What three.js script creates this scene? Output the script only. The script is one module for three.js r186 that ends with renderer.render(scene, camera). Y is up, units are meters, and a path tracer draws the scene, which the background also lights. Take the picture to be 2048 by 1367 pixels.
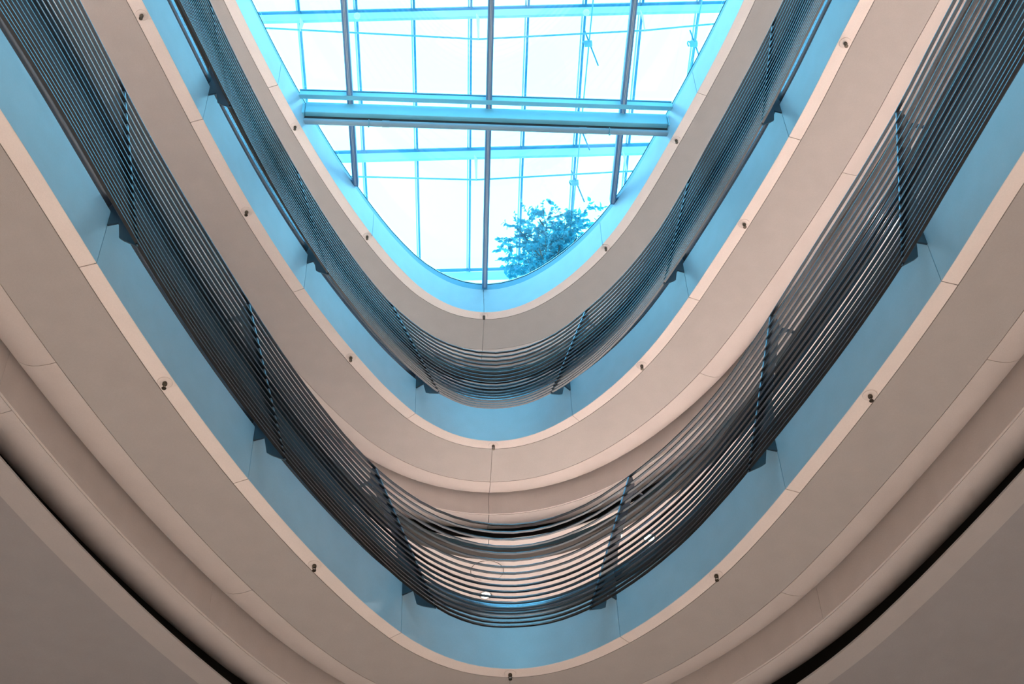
import * as THREE from 'three';
import { mergeGeometries, toCreasedNormals } from 'three/addons/utils/BufferGeometryUtils.js';
import { RoundedBoxGeometry } from 'three/addons/geometries/RoundedBoxGeometry.js';

// ---------------------------------------------------------------- camera, sky, exposure
const scene = new THREE.Scene();
const U = 7, EYE = 1.6;                      // one plan unit is 7 m; the camera stands 1.6 m above the ground floor
const camera = new THREE.PerspectiveCamera(26.86, 2048 / 1367, 0.05, 200);
camera.position.set(0, EYE, 0);
camera.rotation.set(THREE.MathUtils.degToRad(46.8856), 0, THREE.MathUtils.degToRad(-2.5067), 'XYZ');
scene.background = new THREE.Color().setRGB(1.05, 3.4, 4.7);   // bright overcast sky, seen through a blue-tinted grade
const renderer = new THREE.WebGLRenderer({ antialias: true });
renderer.toneMapping = THREE.LinearToneMapping;
renderer.toneMappingExposure = 1.0;
renderer.shadowMap.enabled = true;
const LAMP = { fillC: 205, ceilingB: 92, sideB: 130, fillA: 88, warmC: [1.0, 0.86, 0.75], warmB: [1.0, 0.91, 0.86], warmA: [0.96, 1.0, 1.02] };

// plan of each ring in front of the camera, measured from one arm round the bend to the other
const FRONT = {
  A: [[-0.4853, -0.8140], [-0.4594, -0.9018], [-0.4352, -0.9897], [-0.4132, -1.0778], [-0.3909, -1.1656], [-0.3663, -1.2526], [-0.3391, -1.3388], [-0.3094, -1.4236], [-0.2768, -1.5063], [-0.2405, -1.5866], [-0.1994, -1.6636], [-0.1522, -1.7288], [-0.0980, -1.7702], [-0.0402, -1.7846], [0.0182, -1.7721], [0.0778, -1.7344], [0.1377, -1.6751], [0.1905, -1.6018], [0.2330, -1.5216], [0.2709, -1.4383], [0.3077, -1.3541], [0.3430, -1.2689], [0.3757, -1.1825], [0.4047, -1.0948], [0.4340, -1.0073]],
  B: [[-0.4720, -0.6689], [-0.4455, -0.7565], [-0.4209, -0.8444], [-0.3992, -0.9326], [-0.3779, -1.0206], [-0.3547, -1.1081], [-0.3287, -1.1946], [-0.2991, -1.2795], [-0.2657, -1.3621], [-0.2283, -1.4419], [-0.1865, -1.5185], [-0.1391, -1.5833], [-0.0853, -1.6244], [-0.0280, -1.6385], [0.0296, -1.6256], [0.0884, -1.5877], [0.1478, -1.5286], [0.2009, -1.4559], [0.2444, -1.3764], [0.2832, -1.2936], [0.3204, -1.2096], [0.3555, -1.1242], [0.3876, -1.0376], [0.4160, -0.9498], [0.4452, -0.8622]],
  C: [[-0.4507, -0.5087], [-0.4256, -0.5967], [-0.4021, -0.6849], [-0.3809, -0.7732], [-0.3595, -0.8612], [-0.3357, -0.9485], [-0.3091, -1.0348], [-0.2795, -1.1197], [-0.2468, -1.2024], [-0.2103, -1.2826], [-0.1693, -1.3597], [-0.1223, -1.4252], [-0.0681, -1.4670], [-0.0098, -1.4812], [0.0485, -1.4677], [0.1072, -1.4291], [0.1663, -1.3694], [0.2190, -1.2965], [0.2622, -1.2169], [0.3009, -1.1340], [0.3378, -1.0499], [0.3725, -0.9644], [0.4040, -0.8777], [0.4316, -0.7897], [0.4597, -0.7015]],
};
// ---------------------------------------------------------------- small tools
function rng(seed) { let a = seed >>> 0; return () => { a = (a + 0x6d2b79f5) | 0; let t = Math.imul(a ^ (a >>> 15), 1 | a); t = (t + Math.imul(t ^ (t >>> 7), 61 | t)) ^ t; return ((t ^ (t >>> 14)) >>> 0) / 4294967296; }; }
const used = new Map();
function numbered(name) { const n = used.get(name) ?? 0; used.set(name, n + 1); return n ? name + '_' + String(n).padStart(3, '0') : name; }
function shade(o) { o.traverse((c) => { if (c.isMesh) { c.castShadow = true; c.receiveShadow = true; } }); return o; }
function thing(name, label, category, group, pos = [0, 0, 0]) {
  const o = new THREE.Group(); o.name = numbered(name); o.position.set(...pos); scene.add(o);
  o.userData = { label, category }; if (group) o.userData.group = group; return o;
}
function structure(name, label) { const o = new THREE.Group(); o.name = numbered(name); o.userData = { kind: 'structure', label }; scene.add(o); return o; }
function part(name, geo, mat, parent, props) {
  const m = new THREE.Mesh(geo, mat); m.name = name; m.castShadow = m.receiveShadow = true;
  if (props) Object.assign(m.userData, props); parent.add(m); return m;
}
function partsCount(parent, name) { const n = parent.children.filter((c) => c.name.replace(/_\d{3}$/, '') === name).length; return n ? name + '_' + String(n).padStart(3, '0') : name; }
function piece(name, geo, mat, parent, props) { return part(partsCount(parent, name), geo, mat, parent, props); }

// ---------------------------------------------------------------- plan curves of the three balcony rings (plan units, x right, z towards the camera)
class Ring {
  constructor(front, height) {
    this.h = height;
    const side = (p, q, s) => {             // carry an arm on to z = 0, where it runs parallel to the axis
      const dx = p[0] - q[0], dz = p[1] - q[1], slope = Math.abs(dx / dz), zm = 0, L = zm - p[1], xm = p[0] + s * 0.5 * slope * L, out = [], n = Math.round(L / 0.09);
      for (let i = 1; i <= n; i++) {
        const u = i / n, h00 = 2 * u ** 3 - 3 * u * u + 1, h10 = u ** 3 - 2 * u * u + u, h01 = -2 * u ** 3 + 3 * u * u, h11 = u ** 3 - u * u;
        out.push([h00 * p[0] + h10 * s * slope * L + h01 * xm, h00 * p[1] + h10 * L + h01 * zm + h11 * L]);
      }
      return out;
    };
    const f = front, n = f.length, right = side(f[n - 1], f[n - 2], 1), left = side(f[0], f[1], -1);
    const mirror = (a) => a.map(([x, z]) => [x, -z]);
    const list = [...f, ...right, ...mirror([...f, ...right.slice(0, -1)]).reverse(), ...mirror(left.slice(0, -1)), ...left.slice().reverse()];
    // front runs left to right; the mirrored half returns right to left; then the left arm comes forward again
    const half = [...left.slice().reverse(), ...f, ...right];
    const back = mirror(half.slice(1, -1)).reverse();
    const loop = [...half, ...back]; this.off = left.length; this.N = loop.length;
    const c = new THREE.CatmullRomCurve3(loop.map(([x, z]) => new THREE.Vector3(x, 0, z)), true, 'centripetal');
    const S = 8, M = this.N * S; this.S = S; this.M = M; this.tab = [];
    for (let i = 0; i < M; i++) this.tab.push(c.getPoint(i / M));
    this.nor = this.tab.map((p, i) => { const d = this.tab[(i + 1) % M].clone().sub(this.tab[(i + M - 1) % M]).normalize(); return new THREE.Vector3(d.z, 0, -d.x); });
    this.T = this.N * 0.2;                  // length of the whole loop in t
  }
  at(t) {                                   // t = 0 at the bend, negative towards one arm, positive towards the other
    let i = (((t + 2.6) / 0.2 + this.off) * this.S) % this.M; if (i < 0) i += this.M;
    const a = Math.floor(i) % this.M, b = (a + 1) % this.M, u = i - Math.floor(i);
    return { p: this.tab[a].clone().lerp(this.tab[b], u), n: this.nor[a].clone().lerp(this.nor[b], u).normalize() };
  }
  point(t, n, z) { const s = this.at(t); return new THREE.Vector3((s.p.x + s.n.x * n) * U, EYE + (this.h + z) * U, (s.p.z + s.n.z * n) * U); }
  dirs(t) { const s = this.at(t); return { out: s.n.clone(), up: new THREE.Vector3(0, 1, 0), along: new THREE.Vector3(s.n.z, 0, -s.n.x).negate() }; }
}
const HB = 1.52538, HA = 1.98978, HF = HA + 0.0647;
const ringA = new Ring(FRONT.A, HA), ringB = new Ring(FRONT.B, HB), ringC = new Ring(FRONT.C, 1);
function span(t0, t1, step) { const n = Math.max(1, Math.ceil((t1 - t0) / step)), out = []; for (let i = 0; i <= n; i++) out.push(t0 + ((t1 - t0) * i) / n); return out; }

// Sweep a closed profile of [n, z] points (or a function of t giving one) along a ring.
function sweep(ring, profile, ts, { round = false, loop = false } = {}) {
  const prof = typeof profile === 'function' ? profile : () => profile, k = prof(ts[0]).length, pos = [], uv = [], idx = [], area = prof(ts[0]).reduce((s, p, i, a) => s + p[0] * a[(i + 1) % k][1] - a[(i + 1) % k][0] * p[1], 0);
  const rows = ts.map((t) => prof(t).map(([n, z]) => ring.point(t, n, z)));
  const lens = [0]; for (let i = 1; i < rows.length; i++) lens.push(lens[i - 1] + rows[i][0].distanceTo(rows[i - 1][0]));
  const quad = (a, b, c, d) => (area > 0 ? idx.push(a, b, c, b, d, c) : idx.push(a, c, b, b, c, d));
  if (round) {
    rows.forEach((r, i) => r.forEach((p, j) => { pos.push(p.x, p.y, p.z); uv.push(lens[i], j / k); }));
    const R = rows.length - (loop ? 0 : 1);
    for (let i = 0; i < R; i++) for (let j = 0; j < k; j++) { const i2 = (i + 1) % rows.length, j2 = (j + 1) % k; quad(i * k + j, i * k + j2, i2 * k + j, i2 * k + j2); }
  } else {
    let v = 0;
    for (let e = 0; e < k; e++) {
      const f = (e + 1) % k, base = pos.length / 3;
      rows.forEach((r, i) => { const w = r[e].distanceTo(r[f]); pos.push(r[e].x, r[e].y, r[e].z, r[f].x, r[f].y, r[f].z); uv.push(lens[i], v, lens[i], v + w); });
      v += rows[0][e].distanceTo(rows[0][f]);
      const R = rows.length - (loop ? 0 : 1);
      for (let i = 0; i < R; i++) { const i2 = (i + 1) % rows.length; quad(base + i * 2, base + i * 2 + 1, base + i2 * 2, base + i2 * 2 + 1); }
    }
  }
  if (!loop) {
    const p2 = prof(ts[0]).map((p) => new THREE.Vector2(...p)), tri = THREE.ShapeUtils.triangulateShape(p2, []);
    for (const [row, flip] of [[rows[0], false], [rows[rows.length - 1], true]]) {
      const base = pos.length / 3; row.forEach((p, j) => { pos.push(p.x, p.y, p.z); uv.push(p2[j].x * U, p2[j].y * U); });
      for (const [a, b, c] of tri) (flip !== area < 0 ? idx.push(base + a, base + b, base + c) : idx.push(base + a, base + c, base + b));
    }
  }
  const g = new THREE.BufferGeometry();
  g.setAttribute('position', new THREE.Float32BufferAttribute(pos, 3)); g.setAttribute('uv', new THREE.Float32BufferAttribute(uv, 2)); g.setIndex(idx); g.computeVertexNormals(); return g;
}
const circle = (n, z, r, k = 8) => Array.from({ length: k }, (_, i) => [n + r * Math.cos((i / k) * 2 * Math.PI), z + r * Math.sin((i / k) * 2 * Math.PI)]);
// A flat plate cut to an outline of [n, z] points, standing across the ring at t.
function plate(ring, t, outline, thick) {
  const s = new THREE.Shape(outline.map(([n, z]) => new THREE.Vector2(n * U, z * U)));
  const g = new THREE.ExtrudeGeometry(s, { depth: thick - 0.004, bevelEnabled: true, bevelSize: 0.002, bevelThickness: 0.002, bevelSegments: 1, curveSegments: 6 });
  g.translate(0, 0, -thick / 2 + 0.002);
  const o = ring.point(t, 0, 0), d = ring.dirs(t), m = new THREE.Matrix4().makeBasis(d.out, d.up, d.out.clone().cross(d.up)); m.setPosition(o);
  return g.applyMatrix4(m);
}
function bar(a, b, w, h, up = new THREE.Vector3(0, 1, 0)) {      // a straight bar of width w and height h, its top face up
  const d = b.clone().sub(a), L = d.length(), z = d.normalize(), x = up.clone().cross(z).normalize(), y = z.clone().cross(x);
  const g = new RoundedBoxGeometry(w, h, L, 1, Math.min(w, h) * 0.08);
  return g.applyMatrix4(new THREE.Matrix4().makeBasis(x, y, z).setPosition(a.clone().lerp(b, 0.5)));
}
function rod(a, b, r, k = 8) {
  const d = b.clone().sub(a), g = new THREE.CylinderGeometry(r, r, d.length(), k);
  return g.applyQuaternion(new THREE.Quaternion().setFromUnitVectors(new THREE.Vector3(0, 1, 0), d.clone().normalize())).translate(...a.clone().lerp(b, 0.5).toArray());
}
const W = (x, y, z) => new THREE.Vector3(x * U, EYE + y * U, z * U);   // plan units to world

// ---------------------------------------------------------------- materials
function noiseTexture(seed, size, lo, hi, soft) {
  const r = rng(seed), d = new Uint8Array(size * size * 4), a = new Float32Array(size * size), cells = soft ? 16 : size, g = Array.from({ length: cells * cells }, r);
  for (let y = 0; y < size; y++) for (let x = 0; x < size; x++) {
    let v = r();
    if (soft) { const fx = (x / size) * cells, fy = (y / size) * cells, x0 = Math.floor(fx), y0 = Math.floor(fy), u = fx - x0, w = fy - y0, q = (i, j) => g[((j + cells) % cells) * cells + ((i + cells) % cells)]; v = 0.55 * ((q(x0, y0) * (1 - u) + q(x0 + 1, y0) * u) * (1 - w) + (q(x0, y0 + 1) * (1 - u) + q(x0 + 1, y0 + 1) * u) * w) + 0.45 * v; }
    a[y * size + x] = v;
  }
  for (let i = 0; i < a.length; i++) { const v = Math.round(lo + (hi - lo) * a[i]); d[i * 4] = d[i * 4 + 1] = d[i * 4 + 2] = v; d[i * 4 + 3] = 255; }
  const t = new THREE.DataTexture(d, size, size); t.wrapS = t.wrapT = THREE.RepeatWrapping; t.magFilter = THREE.LinearFilter; t.needsUpdate = true; return t;
}
const grainColor = noiseTexture(11, 256, 243, 255, true); grainColor.colorSpace = THREE.SRGBColorSpace; grainColor.repeat.set(0.7, 0.7);
const grainBump = noiseTexture(12, 256, 0, 255, false); grainBump.repeat.set(1.4, 1.4);
const paint = (r, g, b, rough, extra = {}) => new THREE.MeshStandardMaterial({ color: new THREE.Color().setRGB(r, g, b), roughness: rough, map: grainColor, bumpMap: grainBump, bumpScale: 0.0006, ...extra });
const metal = (r, g, b, rough, metalness = 1) => new THREE.MeshStandardMaterial({ color: new THREE.Color().setRGB(r, g, b), roughness: rough, metalness });
const M = {
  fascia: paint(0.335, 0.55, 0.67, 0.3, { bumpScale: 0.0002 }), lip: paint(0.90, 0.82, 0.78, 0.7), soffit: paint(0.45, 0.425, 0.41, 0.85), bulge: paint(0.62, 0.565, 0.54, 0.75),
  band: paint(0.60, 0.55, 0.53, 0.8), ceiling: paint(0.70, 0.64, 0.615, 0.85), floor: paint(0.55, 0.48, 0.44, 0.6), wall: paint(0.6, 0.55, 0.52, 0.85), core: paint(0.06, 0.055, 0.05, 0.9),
  rail: metal(0.105, 0.118, 0.13, 0.27), edge: metal(0.10, 0.21, 0.30, 0.35), post: new THREE.MeshPhysicalMaterial({ color: new THREE.Color().setRGB(0.012, 0.03, 0.05), roughness: 0.3, ior: 1.6 }), kick: metal(0.20, 0.27, 0.33, 0.26), shadedCeiling: paint(0.31, 0.30, 0.305, 0.85), border: paint(0.43, 0.405, 0.395, 0.8), wood: null,
  frame: paint(0.05, 0.24, 0.38, 0.35, { map: null }), white: paint(0.62, 0.72, 0.76, 0.45, { map: null }), beam: paint(0.20, 0.66, 0.84, 0.4, { map: null }), roofBeam: paint(0.36, 0.56, 0.62, 0.45, { map: null }), rafter: paint(0.11, 0.27, 0.48, 0.45, { map: null }), gasket: paint(0.03, 0.035, 0.04, 0.7, { map: null }),
  cable: paint(0.14, 0.40, 0.50, 0.4, { map: null }), pipe: paint(0.22, 0.40, 0.52, 0.4, { map: null }), brass: metal(0.12, 0.105, 0.085, 0.35), chrome: metal(0.6, 0.6, 0.6, 0.25),
  glass: new THREE.MeshPhysicalMaterial({ color: 0xffffff, transmission: 1, thickness: 0, roughness: 0, ior: 1.45 }),
  globe: new THREE.MeshPhysicalMaterial({ color: 0xf4f8fa, roughness: 0.35, transmission: 0.35, thickness: 0 }),
};
{ // wood grain for the handrails, running along u
  const r = rng(5), w = 256, h = 128, d = new Uint8Array(w * h * 4), line = Array.from({ length: h }, () => r());
  for (let y = 0; y < h; y++) for (let x = 0; x < w; x++) { const v = 0.65 + 0.35 * line[(y + Math.round(2 * Math.sin((x / w) * 2 * Math.PI))+h) % h] - 0.08 * r(); d.set([40 * v, 29 * v, 18 * v, 255], (y * w + x) * 4); }
  const t = new THREE.DataTexture(d, w, h); t.wrapS = t.wrapT = THREE.RepeatWrapping; t.magFilter = THREE.LinearFilter; t.colorSpace = THREE.SRGBColorSpace; t.repeat.set(0.6, 4); t.needsUpdate = true;
  M.wood = new THREE.MeshStandardMaterial({ map: t, roughness: 0.6 });
}
const glow = (c, k) => new THREE.MeshStandardMaterial({ color: 0x222222, emissive: new THREE.Color().setRGB(...c), emissiveIntensity: k, roughness: 0.5 });

// ---------------------------------------------------------------- the setting: ground floor, outer wall
{
  const g = new THREE.BoxGeometry(34, 0.3, 44); g.translate(0, -0.15, 0);
  const f = new THREE.Mesh(g, M.floor); f.name = 'floor'; f.userData = { kind: 'structure', label: 'warm stone ground floor of the atrium' }; shade(f); scene.add(f);
  const ws = span(0, ringA.T, 0.2).slice(0, -1);
  const zlo = -(HA + EYE / U), wall = new THREE.Mesh(sweep(ringA, [[0.98, zlo], [1.02, zlo], [1.02, 0.06], [0.98, 0.06]], ws, { loop: true }), M.wall);
  wall.name = 'wall_outer'; wall.userData = { kind: 'structure', label: 'warm plastered wall behind the balconies' }; shade(wall); scene.add(wall);
}

// ---------------------------------------------------------------- balcony edges
const range = (t0, dt, T) => { const out = []; const n = Math.round(T / dt); for (let i = 0; i < n; i++) out.push(t0 + (T * i) / n); return out; };
// joints: measured where the photograph shows them, evenly spaced on round the rest of the loop
function joints(ring, seen, gap) { const first = seen[0], last = seen[seen.length - 1], rest = ring.T - (last - first), n = Math.max(1, Math.round(rest / gap)), out = [...seen]; for (let i = 1; i < n; i++) out.push(last + (rest * i) / n); out.push(first + ring.T); return out; }
const POSTS = { B: joints(ringB, [-1.803, -1.132, -0.451, 0.398, 1.05, 1.689], 0.68), C: joints(ringC, [-1.901, -1.211, -0.493, 0.42, 1.117, 1.788], 0.69), A: joints(ringA, [-1.56, -0.793, -0.032, 0.717, 1.48], 0.76) };
function panels(parent, name, ring, mat, profile, js, gap = 0.0022, soft = false) {
  for (let i = 0; i + 1 < js.length; i++) { const g = sweep(ring, profile, span(js[i] + gap / 2, js[i + 1] - gap / 2, 0.05)); piece(name, soft ? toCreasedNormals(g, 0.6) : g, mat, parent); }
}
function balconyEdge(ring, key, label, top) {
  const o = structure('balcony_edge', label), J = POSTS[key], loop = span(0, ring.T, 0.1).slice(0, -1);
  panels(o, 'fascia_panel', ring, M.fascia, [[0, 0.0006], [0.003, 0.0006], [0.003, top], [0, top]], J);
  panels(o, 'lip_panel', ring, M.lip, [[0.0002, 0], [0.0172, 0], [0.0172, 0.003], [0.0002, 0.003]], J);
  const wide = joints(ring, [-2.9, -0.03, 2.9], 2.9), mid = joints(ring, [-2.53, -1.69, -0.86, -0.03, 0.8, 1.63, 2.46], 0.83), far = joints(ring, [-1.63, -0.03, 1.6], 1.6);
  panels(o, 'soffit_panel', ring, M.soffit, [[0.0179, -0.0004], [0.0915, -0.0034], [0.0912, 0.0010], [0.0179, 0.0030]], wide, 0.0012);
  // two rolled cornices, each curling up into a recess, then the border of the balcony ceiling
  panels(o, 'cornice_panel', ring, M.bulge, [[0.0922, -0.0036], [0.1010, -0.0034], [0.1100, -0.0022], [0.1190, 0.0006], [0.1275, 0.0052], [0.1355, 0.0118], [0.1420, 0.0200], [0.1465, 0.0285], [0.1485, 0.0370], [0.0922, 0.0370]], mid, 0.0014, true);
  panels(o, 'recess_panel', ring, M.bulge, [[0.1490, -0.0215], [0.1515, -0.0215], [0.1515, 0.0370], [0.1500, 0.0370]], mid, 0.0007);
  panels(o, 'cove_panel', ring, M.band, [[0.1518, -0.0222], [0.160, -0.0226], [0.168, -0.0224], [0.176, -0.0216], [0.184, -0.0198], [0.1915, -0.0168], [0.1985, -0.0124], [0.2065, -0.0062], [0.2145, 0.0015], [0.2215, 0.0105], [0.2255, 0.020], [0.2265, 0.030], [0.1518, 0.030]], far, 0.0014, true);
  const ceil = key === 'C' ? M.shadedCeiling : M.ceiling;  // lowest ceiling takes a darker copy, its shade put into the colour
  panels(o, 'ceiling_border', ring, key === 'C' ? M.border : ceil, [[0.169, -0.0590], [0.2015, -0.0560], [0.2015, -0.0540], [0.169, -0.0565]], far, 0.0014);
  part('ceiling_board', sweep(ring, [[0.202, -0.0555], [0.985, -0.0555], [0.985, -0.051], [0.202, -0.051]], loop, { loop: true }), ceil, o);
  const slabTop = key === 'A' ? 0.060 : 0.098;
  part('floor_slab', sweep(ring, [[0.0034, 0.041], [0.985, 0.041], [0.985, slabTop], [0.03, slabTop], [0.0034, Math.min(top - 0.002, slabTop)]], loop, { loop: true }), key === 'A' ? M.white : M.core, o);
  if (key !== 'A') part('floor_finish', sweep(ring, [[0.03, slabTop], [0.985, slabTop], [0.985, slabTop + 0.002], [0.03, slabTop + 0.002]], loop, { loop: true }), M.floor, o);
  if (key !== 'A') {
    const kick = []; for (let i = 0; i <= 10; i++) { const a = -Math.PI / 2 - (i / 10) * Math.PI * 0.9; kick.push([0.0158 + 0.0165 * Math.cos(a), top + 0.0172 + 0.0165 * Math.sin(a)]); }
    part('kick_rail', sweep(ring, [...kick, [0.03, top + 0.033], [0.03, top + 0.001]], loop, { loop: true, round: true }), M.kick, o);
  }
  return o;
}
balconyEdge(ringC, 'C', 'lowest curved balcony edge, its pale blue fascia above pink soffit panels', 0.0745);
balconyEdge(ringB, 'B', 'middle curved balcony edge with blue fascia between the two railings', 0.0735);
balconyEdge(ringA, 'A', 'topmost curved balcony edge with bright cyan fascia framing the skylight', 0.0640);

// ---------------------------------------------------------------- railings
function through(pts) { // smooth even curve through [|t|, value] points
  return (t) => { const x = Math.abs(t), n = pts.length; if (x >= pts[n - 1][0]) return pts[n - 1][1]; let i = 0; while (x > pts[i + 1][0]) i++;
    const sl = (j) => (j <= 0 ? 0 : j >= n - 1 ? 0 : (pts[j + 1][1] - pts[j - 1][1]) / (pts[j + 1][0] - pts[j - 1][0]));
    const [x0, y0] = pts[i], [x1, y1] = pts[i + 1], h = x1 - x0, u = (x - x0) / h;
    return (2 * u ** 3 - 3 * u * u + 1) * y0 + (u ** 3 - 2 * u * u + u) * h * sl(i) + (-2 * u ** 3 + 3 * u * u) * y1 + (u ** 3 - u * u) * h * sl(i + 1); };
}
const topN = { C: through([[0, 0.077], [0.45, 0.056], [1.1, 0.0355], [1.4, 0.029], [1.8, 0.026], [2.3, 0.022]]), B: through([[0, 0.085], [0.45, 0.059], [1.1, 0.0365], [1.4, 0.031], [1.8, 0.027], [2.3, 0.023]]) };
const botN = { C: through([[0, -0.069], [0.45, -0.054], [1.15, -0.0435], [1.8, -0.038], [2.4, -0.040]]), B: through([[0, -0.061], [0.45, -0.049], [1.15, -0.038], [1.8, -0.0365], [2.4, -0.036]]) };
const ZT = 0.289, ZB = 0.0135, BARS = 18;
const slope = (i) => { const u = i / (BARS - 1); return u * (1 + 0.445 * (1 - u)); };
function railing(ring, key, label) {
  const o = thing('railing', label, 'railing', null), nt = topN[key], nb = botN[key];
  const wrap = (t) => { let x = t % ring.T; if (x > ring.T / 2) x -= ring.T; if (x < -ring.T / 2) x += ring.T; return x; };
  const front = (t, z) => { const x = wrap(t); return nb(x) + ((nt(x) - nb(x)) * (z - ZB)) / (ZT - ZB); };
  const loop = span(-ring.T / 2, ring.T / 2, 0.06).slice(0, -1);
  for (let i = 0; i < BARS; i++) {
    const z = ZT + (ZB - ZT) * slope(i);
    const h = 0.00088, w = 0.00185, c = 0.00028;       // flat bar, 12 by 26 mm, edges chamfered
    piece('rail_bar', sweep(ring, (t) => { const n = front(t, z); return [[n - w, z - h + c], [n - w + c, z - h], [n + w - c, z - h], [n + w, z - h + c], [n + w, z + h - c], [n + w - c, z + h], [n - w + c, z + h], [n - w, z + h - c]]; }, loop, { loop: true }), M.rail, o);
  }
  part('handrail', sweep(ring, (t) => { const n = front(t, 0.262) + 0.036; return [[n, 0.2625], [n + 0.003, 0.2605], [n + 0.022, 0.2605], [n + 0.025, 0.2625], [n + 0.025, 0.270], [n, 0.270]]; }, loop, { loop: true }), M.wood, o, { label: 'brown timber handrail' });
  for (const t of POSTS[key].slice(0, -1)) {
    const F = (z) => front(t, z), b = nb(wrap(t)), a = nt(wrap(t));
    const g = plate(ring, t, [[b + 0.0006, 0.0105], [a + 0.0006, 0.2915], [a + 0.006, 0.2925], [F(0.28) + 0.013, 0.281], [F(0.262) + 0.0145, 0.262], [F(0.14) + 0.016, 0.14], [0.003, 0.0765], [-0.0004, 0.0735], [-0.0004, 0.0545], [b * 0.33, 0.0535], [b * 0.45, 0.030], [b * 0.58, 0.0245]], 0.016);
    const p = piece('post', g, M.post, o);
    part('lit_edge_strip', bar(ring.point(t, b + 0.0001, 0.0115), ring.point(t, a + 0.0001, 0.291), 0.015, 0.005, ring.dirs(t).out), M.edge, p);  // added tinted strip; the sky glint along the post put into its colour
    part('handrail_arm', plate(ring, t, [[F(0.27) + 0.010, 0.2715], [F(0.27) + 0.0285, 0.2740], [F(0.27) + 0.058, 0.2740], [F(0.27) + 0.058, 0.2702], [F(0.27) + 0.026, 0.2702], [F(0.27) + 0.012, 0.2600]], 0.018), M.post, p);
  }
  return o;
}
railing(ringC, 'C', 'lower leaning railing of eighteen curved dark bars with timber handrail');
railing(ringB, 'B', 'upper leaning railing of eighteen thin dark bars just below the skylight');

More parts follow.
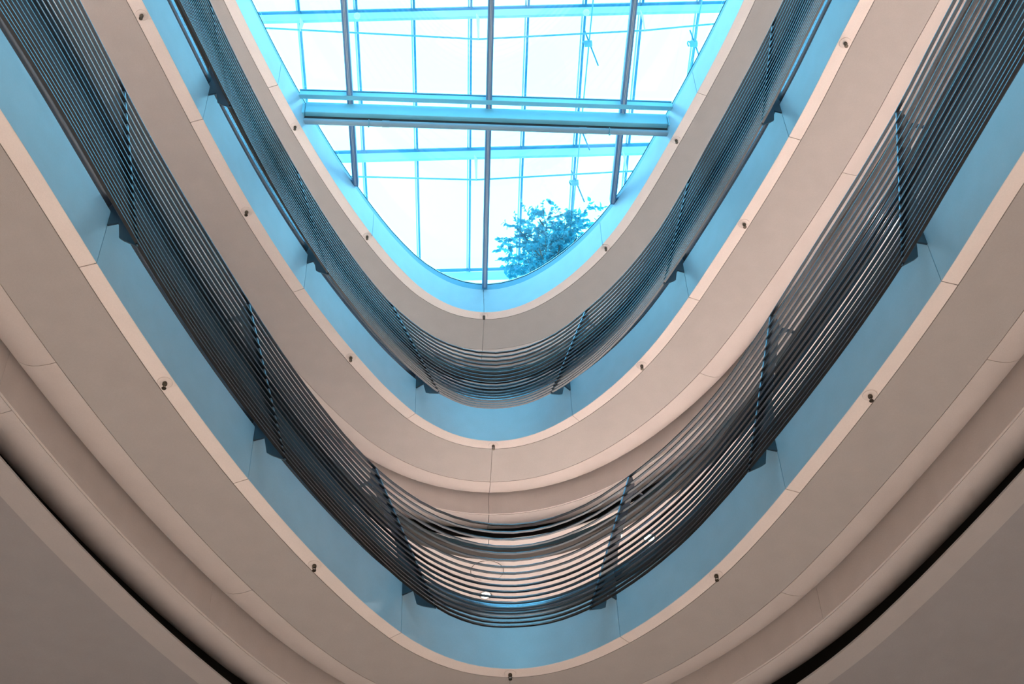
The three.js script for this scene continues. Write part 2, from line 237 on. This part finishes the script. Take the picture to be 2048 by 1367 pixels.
// ---------------------------------------------------------------- skylight: kerb frame, rafters, lower panes
const AX = new THREE.Vector3(-0.056, 0, -1).normalize();           // direction of rafters and glazing bars, away from the camera
{
  const o = structure('window_1', 'oval glass ceiling of the atrium with grey rafters'), loop = span(0, ringA.T, 0.08).slice(0, -1);
  part('kerb_frame', sweep(ringA, [[0.0012, 0.0642], [0.02, 0.0642], [0.02, 0.0828], [0.0035, 0.0828]], loop, { loop: true }), M.frame, o);
  part('kerb_gasket', sweep(ringA, [[0.0030, 0.0828], [0.02, 0.0828], [0.02, 0.0842], [0.0030, 0.0842]], loop, { loop: true }), M.gasket, o);
  part('glazing_rim', sweep(ringA, [[0.0040, 0.0842], [0.02, 0.0842], [0.02, 0.0885], [0.0050, 0.0885]], loop, { loop: true }), M.white, o);
  // straight lines of the rafters: x at z = -1.3, and slope
  const raf = [[-0.4760, 0.052], [-0.2535, 0.0545], [-0.0171, 0.0625], [0.2143, 0.070], [0.4440, 0.072]];
  const X = (r, z) => r[0] + r[1] * (z + 1.3);
  const zHit = (r, dir) => { // where a rafter meets the kerb, towards the bend (-1) or behind the camera (+1)
    const poly = ringA.tab; let best = null;
    for (let i = 0; i < poly.length; i++) { const a = poly[i], b = poly[(i + 1) % poly.length], fa = a.x - X(r, a.z), fb = b.x - X(r, b.z); if (fa * fb <= 0 && fa !== fb) { const z = a.z + ((b.z - a.z) * fa) / (fa - fb); if (best === null || (dir < 0 ? z < best : z > best)) best = z; } }
    return best;
  };
  for (const r of raf) {
    const z0 = zHit(r, -1), z1 = zHit(r, 1); if (z0 === null) continue;
    piece('rafter', bar(W(X(r, z0), HF + 0.010, z0 + 0.001), W(X(r, z1), HF + 0.010, z1 - 0.001), 0.072, 0.12), M.rafter, o);
    const fin = [-1, 1].map((s) => rod(W(X(r, z0 + 0.004), HF + 0.0012, z0 + 0.004).add(new THREE.Vector3(s * 0.007, 0, 0)), W(X(r, z1), HF + 0.0012, z1 - 0.004).add(new THREE.Vector3(s * 0.007, 0, 0)), 0.0035, 6));
    piece('rafter_bead', mergeGeometries(fin), M.white, o);
  }
  const tr = [[-0.0908, -1.3632], [-0.0908, -0.70], [-0.0908, 0.0], [-0.0908, 0.70], [-0.0908, 1.40]];   // z = slope * x + z0
  const inside = (x, z) => { let c = false; const p = ringA.tab; for (let i = 0, j = p.length - 1; i < p.length; j = i++) if (p[i].z > z !== p[j].z > z && x < ((p[j].x - p[i].x) * (z - p[i].z)) / (p[j].z - p[i].z) + p[i].x) c = !c; return c; };
  for (const [s, c] of tr) {
    let xs = []; for (let x = -0.75; x <= 0.75; x += 0.002) if (inside(x, s * x + c)) xs.push(x);
    const a = xs[0], b = xs[xs.length - 1];
    piece('transom', bar(W(a, HF + 0.0055, s * a + c - 0.0035), W(b, HF + 0.0055, s * b + c - 0.0035), 0.062, 0.085), M.beam, o);
    piece('transom_bead', bar(W(a, HF + 0.0135, s * a + c + 0.001), W(b, HF + 0.0135, s * b + c + 0.001), 0.012, 0.02), M.frame, o);
  }
  // panes: the oval cut by rafters and transoms
  const clip = (poly, f) => { const out = []; for (let i = 0; i < poly.length; i++) { const a = poly[i], b = poly[(i + 1) % poly.length], fa = f(a), fb = f(b); if (fa >= 0) out.push(a); if (fa * fb < 0) { const u = fa / (fa - fb); out.push([a[0] + (b[0] - a[0]) * u, a[1] + (b[1] - a[1]) * u]); } } return out; };
  const oval = ringA.tab.filter((_, i) => i % 3 === 0).map((p) => [p.x, p.z]);
  const xs = [null, ...raf, null], zs = [null, ...tr, null];
  for (let i = 0; i + 1 < xs.length; i++) for (let j = 0; j + 1 < zs.length; j++) {
    let q = oval;
    if (xs[i]) q = clip(q, ([x, z]) => x - X(xs[i], z) - 0.004); if (xs[i + 1]) q = clip(q, ([x, z]) => X(xs[i + 1], z) - x - 0.004);
    if (zs[j]) q = clip(q, ([x, z]) => z - zs[j][0] * x - zs[j][1] - 0.002); if (zs[j + 1]) q = clip(q, ([x, z]) => zs[j + 1][0] * x + zs[j + 1][1] - z - 0.006);
    if (q.length < 3) continue;
    const g = new THREE.ExtrudeGeometry(new THREE.Shape(q.map(([x, z]) => new THREE.Vector2(x * U, -z * U))), { depth: 0.012, bevelEnabled: false }); g.rotateX(-Math.PI / 2); g.translate(0, EYE + (HF + 0.0215) * U, 0);
    piece('glass_pane', g, M.glass, o);
  }
}

// ---------------------------------------------------------------- upper glass roof: beams, glazing bars, panes, columns
const HR = HF + 0.5;
const barX = (i, z) => -0.0508 + 0.1165 * (i - 3) + 0.058 * (z + 1.453);         // glazing bar i at z
const beamZ = (j, x) => -1.491 - 0.347 * j - 0.022 * x;
{
  const o = structure('window_2', 'flat glass roof high above the glass ceiling'), I0 = -4, I1 = 10, J0 = -10, J1 = 2;
  const zN = beamZ(J0, 0), zF = beamZ(J1, 0);
  for (let j = J0; j <= J1; j++) {
    const xa = barX(I0, beamZ(j, 0)) - 0.02, xb = barX(I1, beamZ(j, 0)) + 0.02;
    piece('roof_beam', bar(W(xa, HR + 0.013, beamZ(j, xa) - 0.003), W(xb, HR + 0.013, beamZ(j, xb) - 0.003), 0.042, 0.175), M.roofBeam, o);
    piece('cross_bead', bar(W(xa, HR + 0.036, beamZ(j, xa) - 0.003), W(xb, HR + 0.036, beamZ(j, xb) - 0.003), 0.05, 0.03), M.frame, o);
  }
  for (let i = I0; i <= I1; i++) {
    piece('glazing_bar', bar(W(barX(i, zN + 0.02), HR + 0.034, zN + 0.02), W(barX(i, zF - 0.02), HR + 0.034, zF - 0.02), 0.032, 0.05), M.frame, o);
    piece('bar_cap', bar(W(barX(i, zN + 0.02) - 0.0052, HR + 0.0395, zN + 0.02), W(barX(i, zF - 0.02) - 0.0052, HR + 0.0395, zF - 0.02), 0.022, 0.012), M.white, o);
  }
  for (let j = J0; j < J1; j++) for (let i = I0; i < I1; i++) {
    const c = [[i, j], [i + 1, j], [i + 1, j + 1], [i, j + 1]].map(([a, b]) => { const z = beamZ(b, 0) + (b === j ? -0.003 : 0.003) * 1, x = barX(a, z) + (a === i ? 0.002 : -0.002); return new THREE.Vector2(x * U, -z * U); });
    const g = new THREE.ExtrudeGeometry(new THREE.Shape(c), { depth: 0.014, bevelEnabled: false }); g.rotateX(-Math.PI / 2); g.translate(0, EYE + (HR + 0.0385) * U, 0);
    piece('glass_pane', g, M.glass, o);
  }
  for (const i of [I0, I1]) for (let j = J0; j <= J1; j += 3) { const z = beamZ(j, 0), x = barX(i, z); piece('roof_column', rod(W(x, HF - 0.005, z), W(x, HR + 0.01, z), 0.09, 16), M.white, o); }
}
// tie rods with struts under the roof beams
function tieRod(label, pts, struts) {
  const o = thing('tie_rod', label, 'rod', null);
  const P = pts.map((p) => W(...p)), segs = []; for (let i = 0; i + 1 < P.length; i++) segs.push(rod(P[i], P[i + 1], 0.013));
  part('rod', mergeGeometries(segs), M.cable, o);
  for (const [x, y, z] of struts) {
    const b = W(x, y, z), s = new THREE.Shape([new THREE.Vector2(-0.045, HR * U - y * U), new THREE.Vector2(0.045, HR * U - y * U), new THREE.Vector2(0.012, -0.01), new THREE.Vector2(-0.012, -0.01)]);
    const g = new THREE.ExtrudeGeometry(s, { depth: 0.012, bevelEnabled: false }); g.translate(0, 0, -0.006); g.rotateY(1.15); g.translate(...b.toArray());
    piece('strut', g, M.white, o);
  }
}
{
  const z1 = (x) => beamZ(0, x), z2 = (x) => beamZ(1, x);
  tieRod('long thin tie rod under the roof beam nearer the transom, kinked at mid span', [[-0.62, 2.552, z1(-0.62)], [-0.4618, 2.5285, z1(-0.46)], [-0.0399, 2.4671, z1(-0.04)], [0.2902, 2.4847, z1(0.29)], [0.4414, 2.5044, z1(0.44)], [0.62, 2.545, z1(0.62)]], [[-0.3938, 2.5171, z1(-0.39)], [-0.0399, 2.4671, z1(-0.04)], [0.2902, 2.4847, z1(0.29)]]);
  tieRod('second thin tie rod crossing behind the upper leaves of the tree', [[-0.62, 2.52, z2(-0.62)], [-0.3139, 2.4954, z2(-0.31)], [-0.061, 2.4734, z2(-0.06)], [0.262, 2.4893, z2(0.26)], [0.62, 2.505, z2(0.62)]], [[-0.061, 2.4734, z2(-0.06)], [0.262, 2.4893, z2(0.26)]]);
}
// vent openers: a turning shaft with gear boxes and push rods
function ventDrive(label, a, b, boxes) {
  const o = thing('vent_drive', label, 'window opener', 'window openers under the glass roof'), A = W(...a), B = W(...b);
  part('shaft', rod(A, B, 0.010), M.cable, o);
  for (const u of boxes) {
    const c = A.clone().lerp(B, u), body = new RoundedBoxGeometry(0.11, 0.07, 0.075, 2, 0.012); body.translate(c.x - 0.01, c.y, c.z);
    const bx = piece('gear_box', body, M.cable, o);
    part('push_rod', rod(c.clone().add(new THREE.Vector3(-0.06, 0.09, 0.17)), c.clone().add(new THREE.Vector3(0.13, -0.06, -0.33)), 0.011), M.frame, bx);
    const ear = new THREE.TorusGeometry(0.035, 0.010, 6, 14, Math.PI * 1.2); ear.rotateY(Math.PI / 2); ear.rotateZ(0.5); ear.translate(c.x - 0.075, c.y, c.z);
    part('clamp', ear, M.cable, bx);
  }
}
{
  const y = HR - 0.035, k = y / HR, sh = (x, z) => [x * k, y, z * k];
  ventDrive('long window opener shaft with gear boxes beside the tree', sh(0.203, -1.33), sh(0.1460, -2.05), [0.065, 0.326, 0.62, 0.815]);
  ventDrive('short window opener shaft with gear box close to the fascia', sh(0.4224, -1.36), sh(0.379, -1.80), [0.09, 0.49]);
}
for (const [x, z, l] of [[-0.281, -1.4834, 'small white globe hanging from the roof beam by the single tie rod'], [0.178, -1.4981, 'small white globe hanging from the roof beam beside the window opener']]) {
  const p = W(x, HR - 0.004, z + 0.012), o = thing('globe_sensor', l, 'globe', 'white globes under the roof beam', p.toArray());
  const s = new THREE.SphereGeometry(0.047, 20, 14); s.translate(0, -0.045, 0); part('globe', s, M.globe, o);
  part('stem', new THREE.CylinderGeometry(0.012, 0.02, 0.03, 10), M.white, o);
}

// ---------------------------------------------------------------- cross beam under the glass ceiling
{
  const o = thing('cross_beam', 'cyan box beam with a round pipe below, spanning between the topmost fascias', 'beam');
  // ends on the topmost fascia: near lower edge of the casing
  const zc = HF - 0.026, k = zc / HF, a = new THREE.Vector3(-0.3362, 0, -1.3665).multiplyScalar(k), b = new THREE.Vector3(0.2875, 0, -1.4246).multiplyScalar(k), d = b.clone().sub(a).normalize(), out = new THREE.Vector3(d.z, 0, -d.x); if (out.z > 0) out.negate();
  const P = (u, n, z) => { const p = a.clone().lerp(b, u).addScaledVector(out, n); return W(p.x, z, p.z); };
  const L = a.distanceTo(b), e = 0.010 / L;
  part('casing', bar(P(0.002, 0.009, zc + 0.0150), P(0.998, 0.009, zc + 0.0150), 0.018 * U, 0.030 * U), M.beam, o);
  part('recess', bar(P(0.0, 0.0125, zc - 0.0035), P(1, 0.0125, zc - 0.0035), 0.008 * U, 0.007 * U), M.gasket, o);
  const pipe = part('pipe', rod(P(-0.009, 0.0115, zc - 0.0115), P(1.0065, 0.0115, zc - 0.0115), 0.0052 * U, 20), M.pipe, o);
  for (const [u0, u1] of [[-0.0118, 0.0012], [0.9988, 1.0078]]) piece('end_cap', bar(P(u0, 0.009, zc + 0.0115), P(u1, 0.009, zc + 0.0115), 0.0185 * U, 0.0285 * U), M.beam, o);
  for (const u of [0.176, 0.835]) {
    const cl = new THREE.TorusGeometry(0.0062 * U, 0.006, 8, 18); const q = new THREE.Quaternion().setFromUnitVectors(new THREE.Vector3(0, 0, 1), d); cl.applyQuaternion(q); cl.translate(...P(u, 0.0115, zc - 0.0115).toArray());
    const c = piece('pipe_clamp', cl, M.cable, o); part('bolt', rod(P(u, 0.0115, zc - 0.0165), P(u, 0.0115, zc - 0.0215), 0.009, 8), M.cable, c);
  }
  for (const [u, w] of [[0.212, 0.02], [0.752, 0.02]]) piece('pipe_sleeve', rod(P(u, 0.0115, zc - 0.0115), P(u + w, 0.0115, zc - 0.0115), 0.0058 * U, 20), M.pipe, o);
  for (const u of [0.22, 0.56, 0.785]) { const g = new THREE.CylinderGeometry(0.022, 0.022, 0.03, 12); g.translate(...P(u, 0.009, zc + 0.032).toArray()); piece('bolt_head', g, M.gasket, o); }
}

// ---------------------------------------------------------------- sprinkler heads under the lips
function sprinklerProto() {
  const o = new THREE.Group(), r = 0.048;
  const pr = [[0.0, 0.0], [r, 0.0], [r + 0.004, -0.003], [r, -0.006], [0.03, -0.004], [0.0, -0.004]].map(([x, y]) => new THREE.Vector2(Math.max(x, 0.0001), y));
  part('rosette', new THREE.LatheGeometry(pr, 28), M.lip, o);
  const body = [[0.0001, -0.004], [0.014, -0.004], [0.017, -0.012], [0.017, -0.026], [0.010, -0.032], [0.0001, -0.032]].map(([x, y]) => new THREE.Vector2(x, y));
  part('body', new THREE.LatheGeometry(body, 16), M.brass, o);
  const arms = [-1, 1].map((s) => { const c = new THREE.CatmullRomCurve3([new THREE.Vector3(s * 0.010, -0.03, 0), new THREE.Vector3(s * 0.015, -0.042, 0), new THREE.Vector3(s * 0.004, -0.058, 0)]); return new THREE.TubeGeometry(c, 8, 0.0032, 6); });
  part('arms', mergeGeometries(arms), M.brass, o);
  part('bulb', rod(new THREE.Vector3(0, -0.03, 0), new THREE.Vector3(0, -0.056, 0), 0.0035), M.chrome, o);
  const defl = new THREE.CylinderGeometry(0.017, 0.015, 0.005, 14); defl.translate(0, -0.061, 0); part('deflector', defl, M.brass, o);
  return o;
}
{
  const proto = sprinklerProto(); let first = true;
  const place = (ring, t, label) => {
    const o = first ? proto : proto.clone(); first = false; o.name = numbered('sprinkler'); o.userData = { label, category: 'sprinkler', group: 'sprinkler heads under the balcony lips' };
    o.position.copy(ring.point(t, 0.0088, -0.0002)); o.rotation.y = t * 0.9; scene.add(o);
  };
  const word = ['at the very bend', 'first from the bend', 'second from the bend', 'third from the bend'];
  const set = (ring, which, list) => { for (const [t, i] of list) place(ring, t, `sprinkler under the ${which} balcony lip, ${word[Math.abs(i)]}` + (i === 0 ? '' : i > 0 ? ' on the tree side' : ' away from the tree')); };
  set(ringC, 'lowest', [[-2.30, -3], [-1.558, -2], [-0.863, -1], [-0.032, 0], [0.774, 1], [1.455, 2]]);
  set(ringB, 'middle', [[-2.151, -3], [-1.468, -2], [-0.805, -1], [-0.026, 0], [0.732, 1], [1.37, 2], [2.009, 3]]);
  set(ringA, 'topmost', [[-1.376, -2], [-0.80, -1], [-0.032, 0], [0.712, 1], [1.27, 2]]);
}

// ---------------------------------------------------------------- downlights
function downlight(ring, t, n, power, warm, label, seen, tilt = 0) {
  const p = ring.point(t, n, -0.0556), o = thing('downlight', label, 'ceiling light', seen ? undefined : 'ceiling downlights ringing the atrium', p.toArray());
  const tr = [[0.055, -0.001], [0.075, -0.001], [0.077, -0.008], [0.072, -0.012], [0.058, -0.010]].map(([x, y]) => new THREE.Vector2(x, y)); tr.push(tr[0].clone());
  part('trim_ring', new THREE.LatheGeometry(tr, 24), M.chrome, o);
  const lens = new THREE.CylinderGeometry(0.056, 0.05, 0.012, 24); lens.translate(0, -0.008, 0); part('lens', lens, glowMat, o);
  const s = new THREE.SpotLight(new THREE.Color().setRGB(...warm), power, 0, 1.15, 0.5, 2); s.name = 'lamp_light'; s.position.set(0, -0.03, 0); { const q = ring.dirs(t).out; s.target.position.set(-q.x * tilt, -2, -q.z * tilt); } s.angle = tilt ? 0.7 : 1.15; o.add(s, s.target); s.target.name = 'lamp_aim'; s.castShadow = true; s.shadow.radius = 2.5;
}
const glowMat = glow([1.0, 0.86, 0.72], 6);
downlight(ringB, -0.029, 0.319, LAMP.ceilingB, LAMP.warmB, 'glowing downlight seen through the lower railing near its middle', true);
downlight(ringB, 0.309, 0.260, LAMP.ceilingB, LAMP.warmB, 'glowing downlight behind the lower railing on the tree side', true);
for (const t of range(1.4, 1.1, ringB.T - 2.8)) downlight(ringB, t, 0.42, LAMP.sideB, LAMP.warmB, 'ceiling downlight over the walkway of the lower balcony');
for (const t of range(0.6, 1.1, ringA.T)) downlight(ringA, t, 0.42, LAMP.fillA, LAMP.warmA, 'added fill downlight over the walkway of the upper balcony');  // unseen lamps added to brighten the topmost soffit and lip
for (const t of range(0.3, 0.95, ringC.T)) downlight(ringC, t, 0.62, LAMP.fillC, LAMP.warmC, 'added fill downlight tilted at the ground floor hall', false, 1.8);  // unseen lamps added so the floor bounces warm light upward
{ // round access cover in the ceiling behind the lower railing
  const p = ringB.point(-0.029, 0.254, -0.0556), o = thing('ceiling_hatch', 'thin round access cover in the pale ceiling behind the lower railing', 'hatch', undefined, p.toArray());
  const g = new THREE.TorusGeometry(0.19, 0.004, 6, 40); g.rotateX(Math.PI / 2); part('ring', g, M.brass, o);
  const c = new THREE.CylinderGeometry(0.187, 0.187, 0.006, 40); c.translate(0, -0.0015, 0); part('cover', c, M.ceiling, o);
}

// ---------------------------------------------------------------- the tree on the terrace
{
  const base = W(0.108, HF, -1.95), o = thing('potted_tree', 'leafy fig tree standing behind the glass at the kerb of the skylight', 'tree', undefined, base.toArray()), r = rng(77);
  const pot = [[0.0001, 0], [0.30, 0], [0.36, 0.5], [0.40, 0.52], [0.40, 0.58], [0.36, 0.58], [0.34, 0.52], [0.0001, 0.52]].map(([x, y]) => new THREE.Vector2(x, y));
  part('pot', new THREE.LatheGeometry(pot, 28), M.rafter, o);
  const bark = paint(0.16, 0.12, 0.09, 0.9), leafM = new THREE.MeshPhysicalMaterial({ color: new THREE.Color().setRGB(0.05, 0.44, 0.54), roughness: 0.5, transmission: 0.55, thickness: 0, side: THREE.DoubleSide });
  const tubes = [], leaves = [];
  const leaf = new THREE.BufferGeometry(); { // pointed oval folded along its rib
    const p = [], idx = [], n = 5; for (let i = 0; i <= n; i++) { const u = i / n, w = Math.sin(Math.PI * Math.pow(u, 0.8)) * 0.031 * (1 - 0.2 * u), y = u * 0.085, dip = -0.018 * u * u; p.push(-w, y, 0.009 + dip, 0, y, dip, w, y, 0.009 + dip); }
    for (let i = 0; i < n; i++) for (const k of [0, 1]) { const a = i * 3 + k; idx.push(a, a + 1, a + 3, a + 1, a + 4, a + 3); } leaf.setAttribute('position', new THREE.Float32BufferAttribute(p, 3)); leaf.setIndex(idx); leaf.computeVertexNormals();
  }
  const addLeaf = (p, dir) => { const s = 0.62 + r() * 0.4, droop = dir.clone().add(new THREE.Vector3(0, -0.55 - r() * 0.6, 0)).normalize(), q = new THREE.Quaternion().setFromUnitVectors(new THREE.Vector3(0, 1, 0), droop), spin = new THREE.Quaternion().setFromAxisAngle(new THREE.Vector3(0, 1, 0), r() * 6.28);
    leaves.push(leaf.clone().applyMatrix4(new THREE.Matrix4().compose(p, q.multiply(spin), new THREE.Vector3(s, s, s)))); };
  const branch = (from, dir, len, rad, depth) => {
    const pts = [from.clone()]; let p = from.clone(), d = dir.clone();
    const n = 5; for (let i = 0; i < n; i++) { d.add(new THREE.Vector3((r() - 0.5) * 0.5, depth > 1 ? (r() - 0.55) * 0.4 : 0.1, (r() - 0.5) * 0.5)).normalize(); p = p.clone().addScaledVector(d, len / n); pts.push(p); }
    tubes.push(new THREE.TubeGeometry(new THREE.CatmullRomCurve3(pts), 7, rad, 5));
    if (depth >= 2) { const c = new THREE.CatmullRomCurve3(pts); for (let i = 0; i < 14; i++) { const u = 0.1 + 0.9 * (i / 13), q = c.getPoint(u); addLeaf(q, c.getTangent(u).add(new THREE.Vector3((r() - 0.5) * 2, (r() - 0.3), (r() - 0.5) * 2)).normalize()); } }
    if (depth < 3) { const k = depth === 0 ? 19 : depth === 1 ? 6 : 3; for (let i = 0; i < k; i++) { const u = (depth ? 0.35 : 0.25) + (depth ? 0.65 : 0.75) * ((i + r() * 0.5) / k), q = new THREE.CatmullRomCurve3(pts).getPoint(Math.min(u, 1)), a = i * 2.4 + r(), up = depth === 0 ? 0.55 : 0.25;
      branch(q, new THREE.Vector3(Math.cos(a), up + (r() - 0.5) * 0.5, Math.sin(a)).addScaledVector(d, 0.4).normalize(), len * (depth === 0 ? 0.55 : 0.55) * (0.8 + r() * 0.4), rad * 0.42, depth + 1); } }
  };
  branch(new THREE.Vector3(0, 0.5, 0), new THREE.Vector3(-0.05, 1, 0.0), 1.5, 0.024, 0);
  part('trunk', mergeGeometries(tubes.slice(0, 1)), bark, o); part('branches', mergeGeometries(tubes.slice(1)), bark, o);
  part('foliage', mergeGeometries(leaves), leafM, o, { kind: 'stuff' });
}

scene.traverse((o) => { if (o.isMesh) { o.castShadow = true; o.receiveShadow = true; } });
renderer.render(scene, camera);
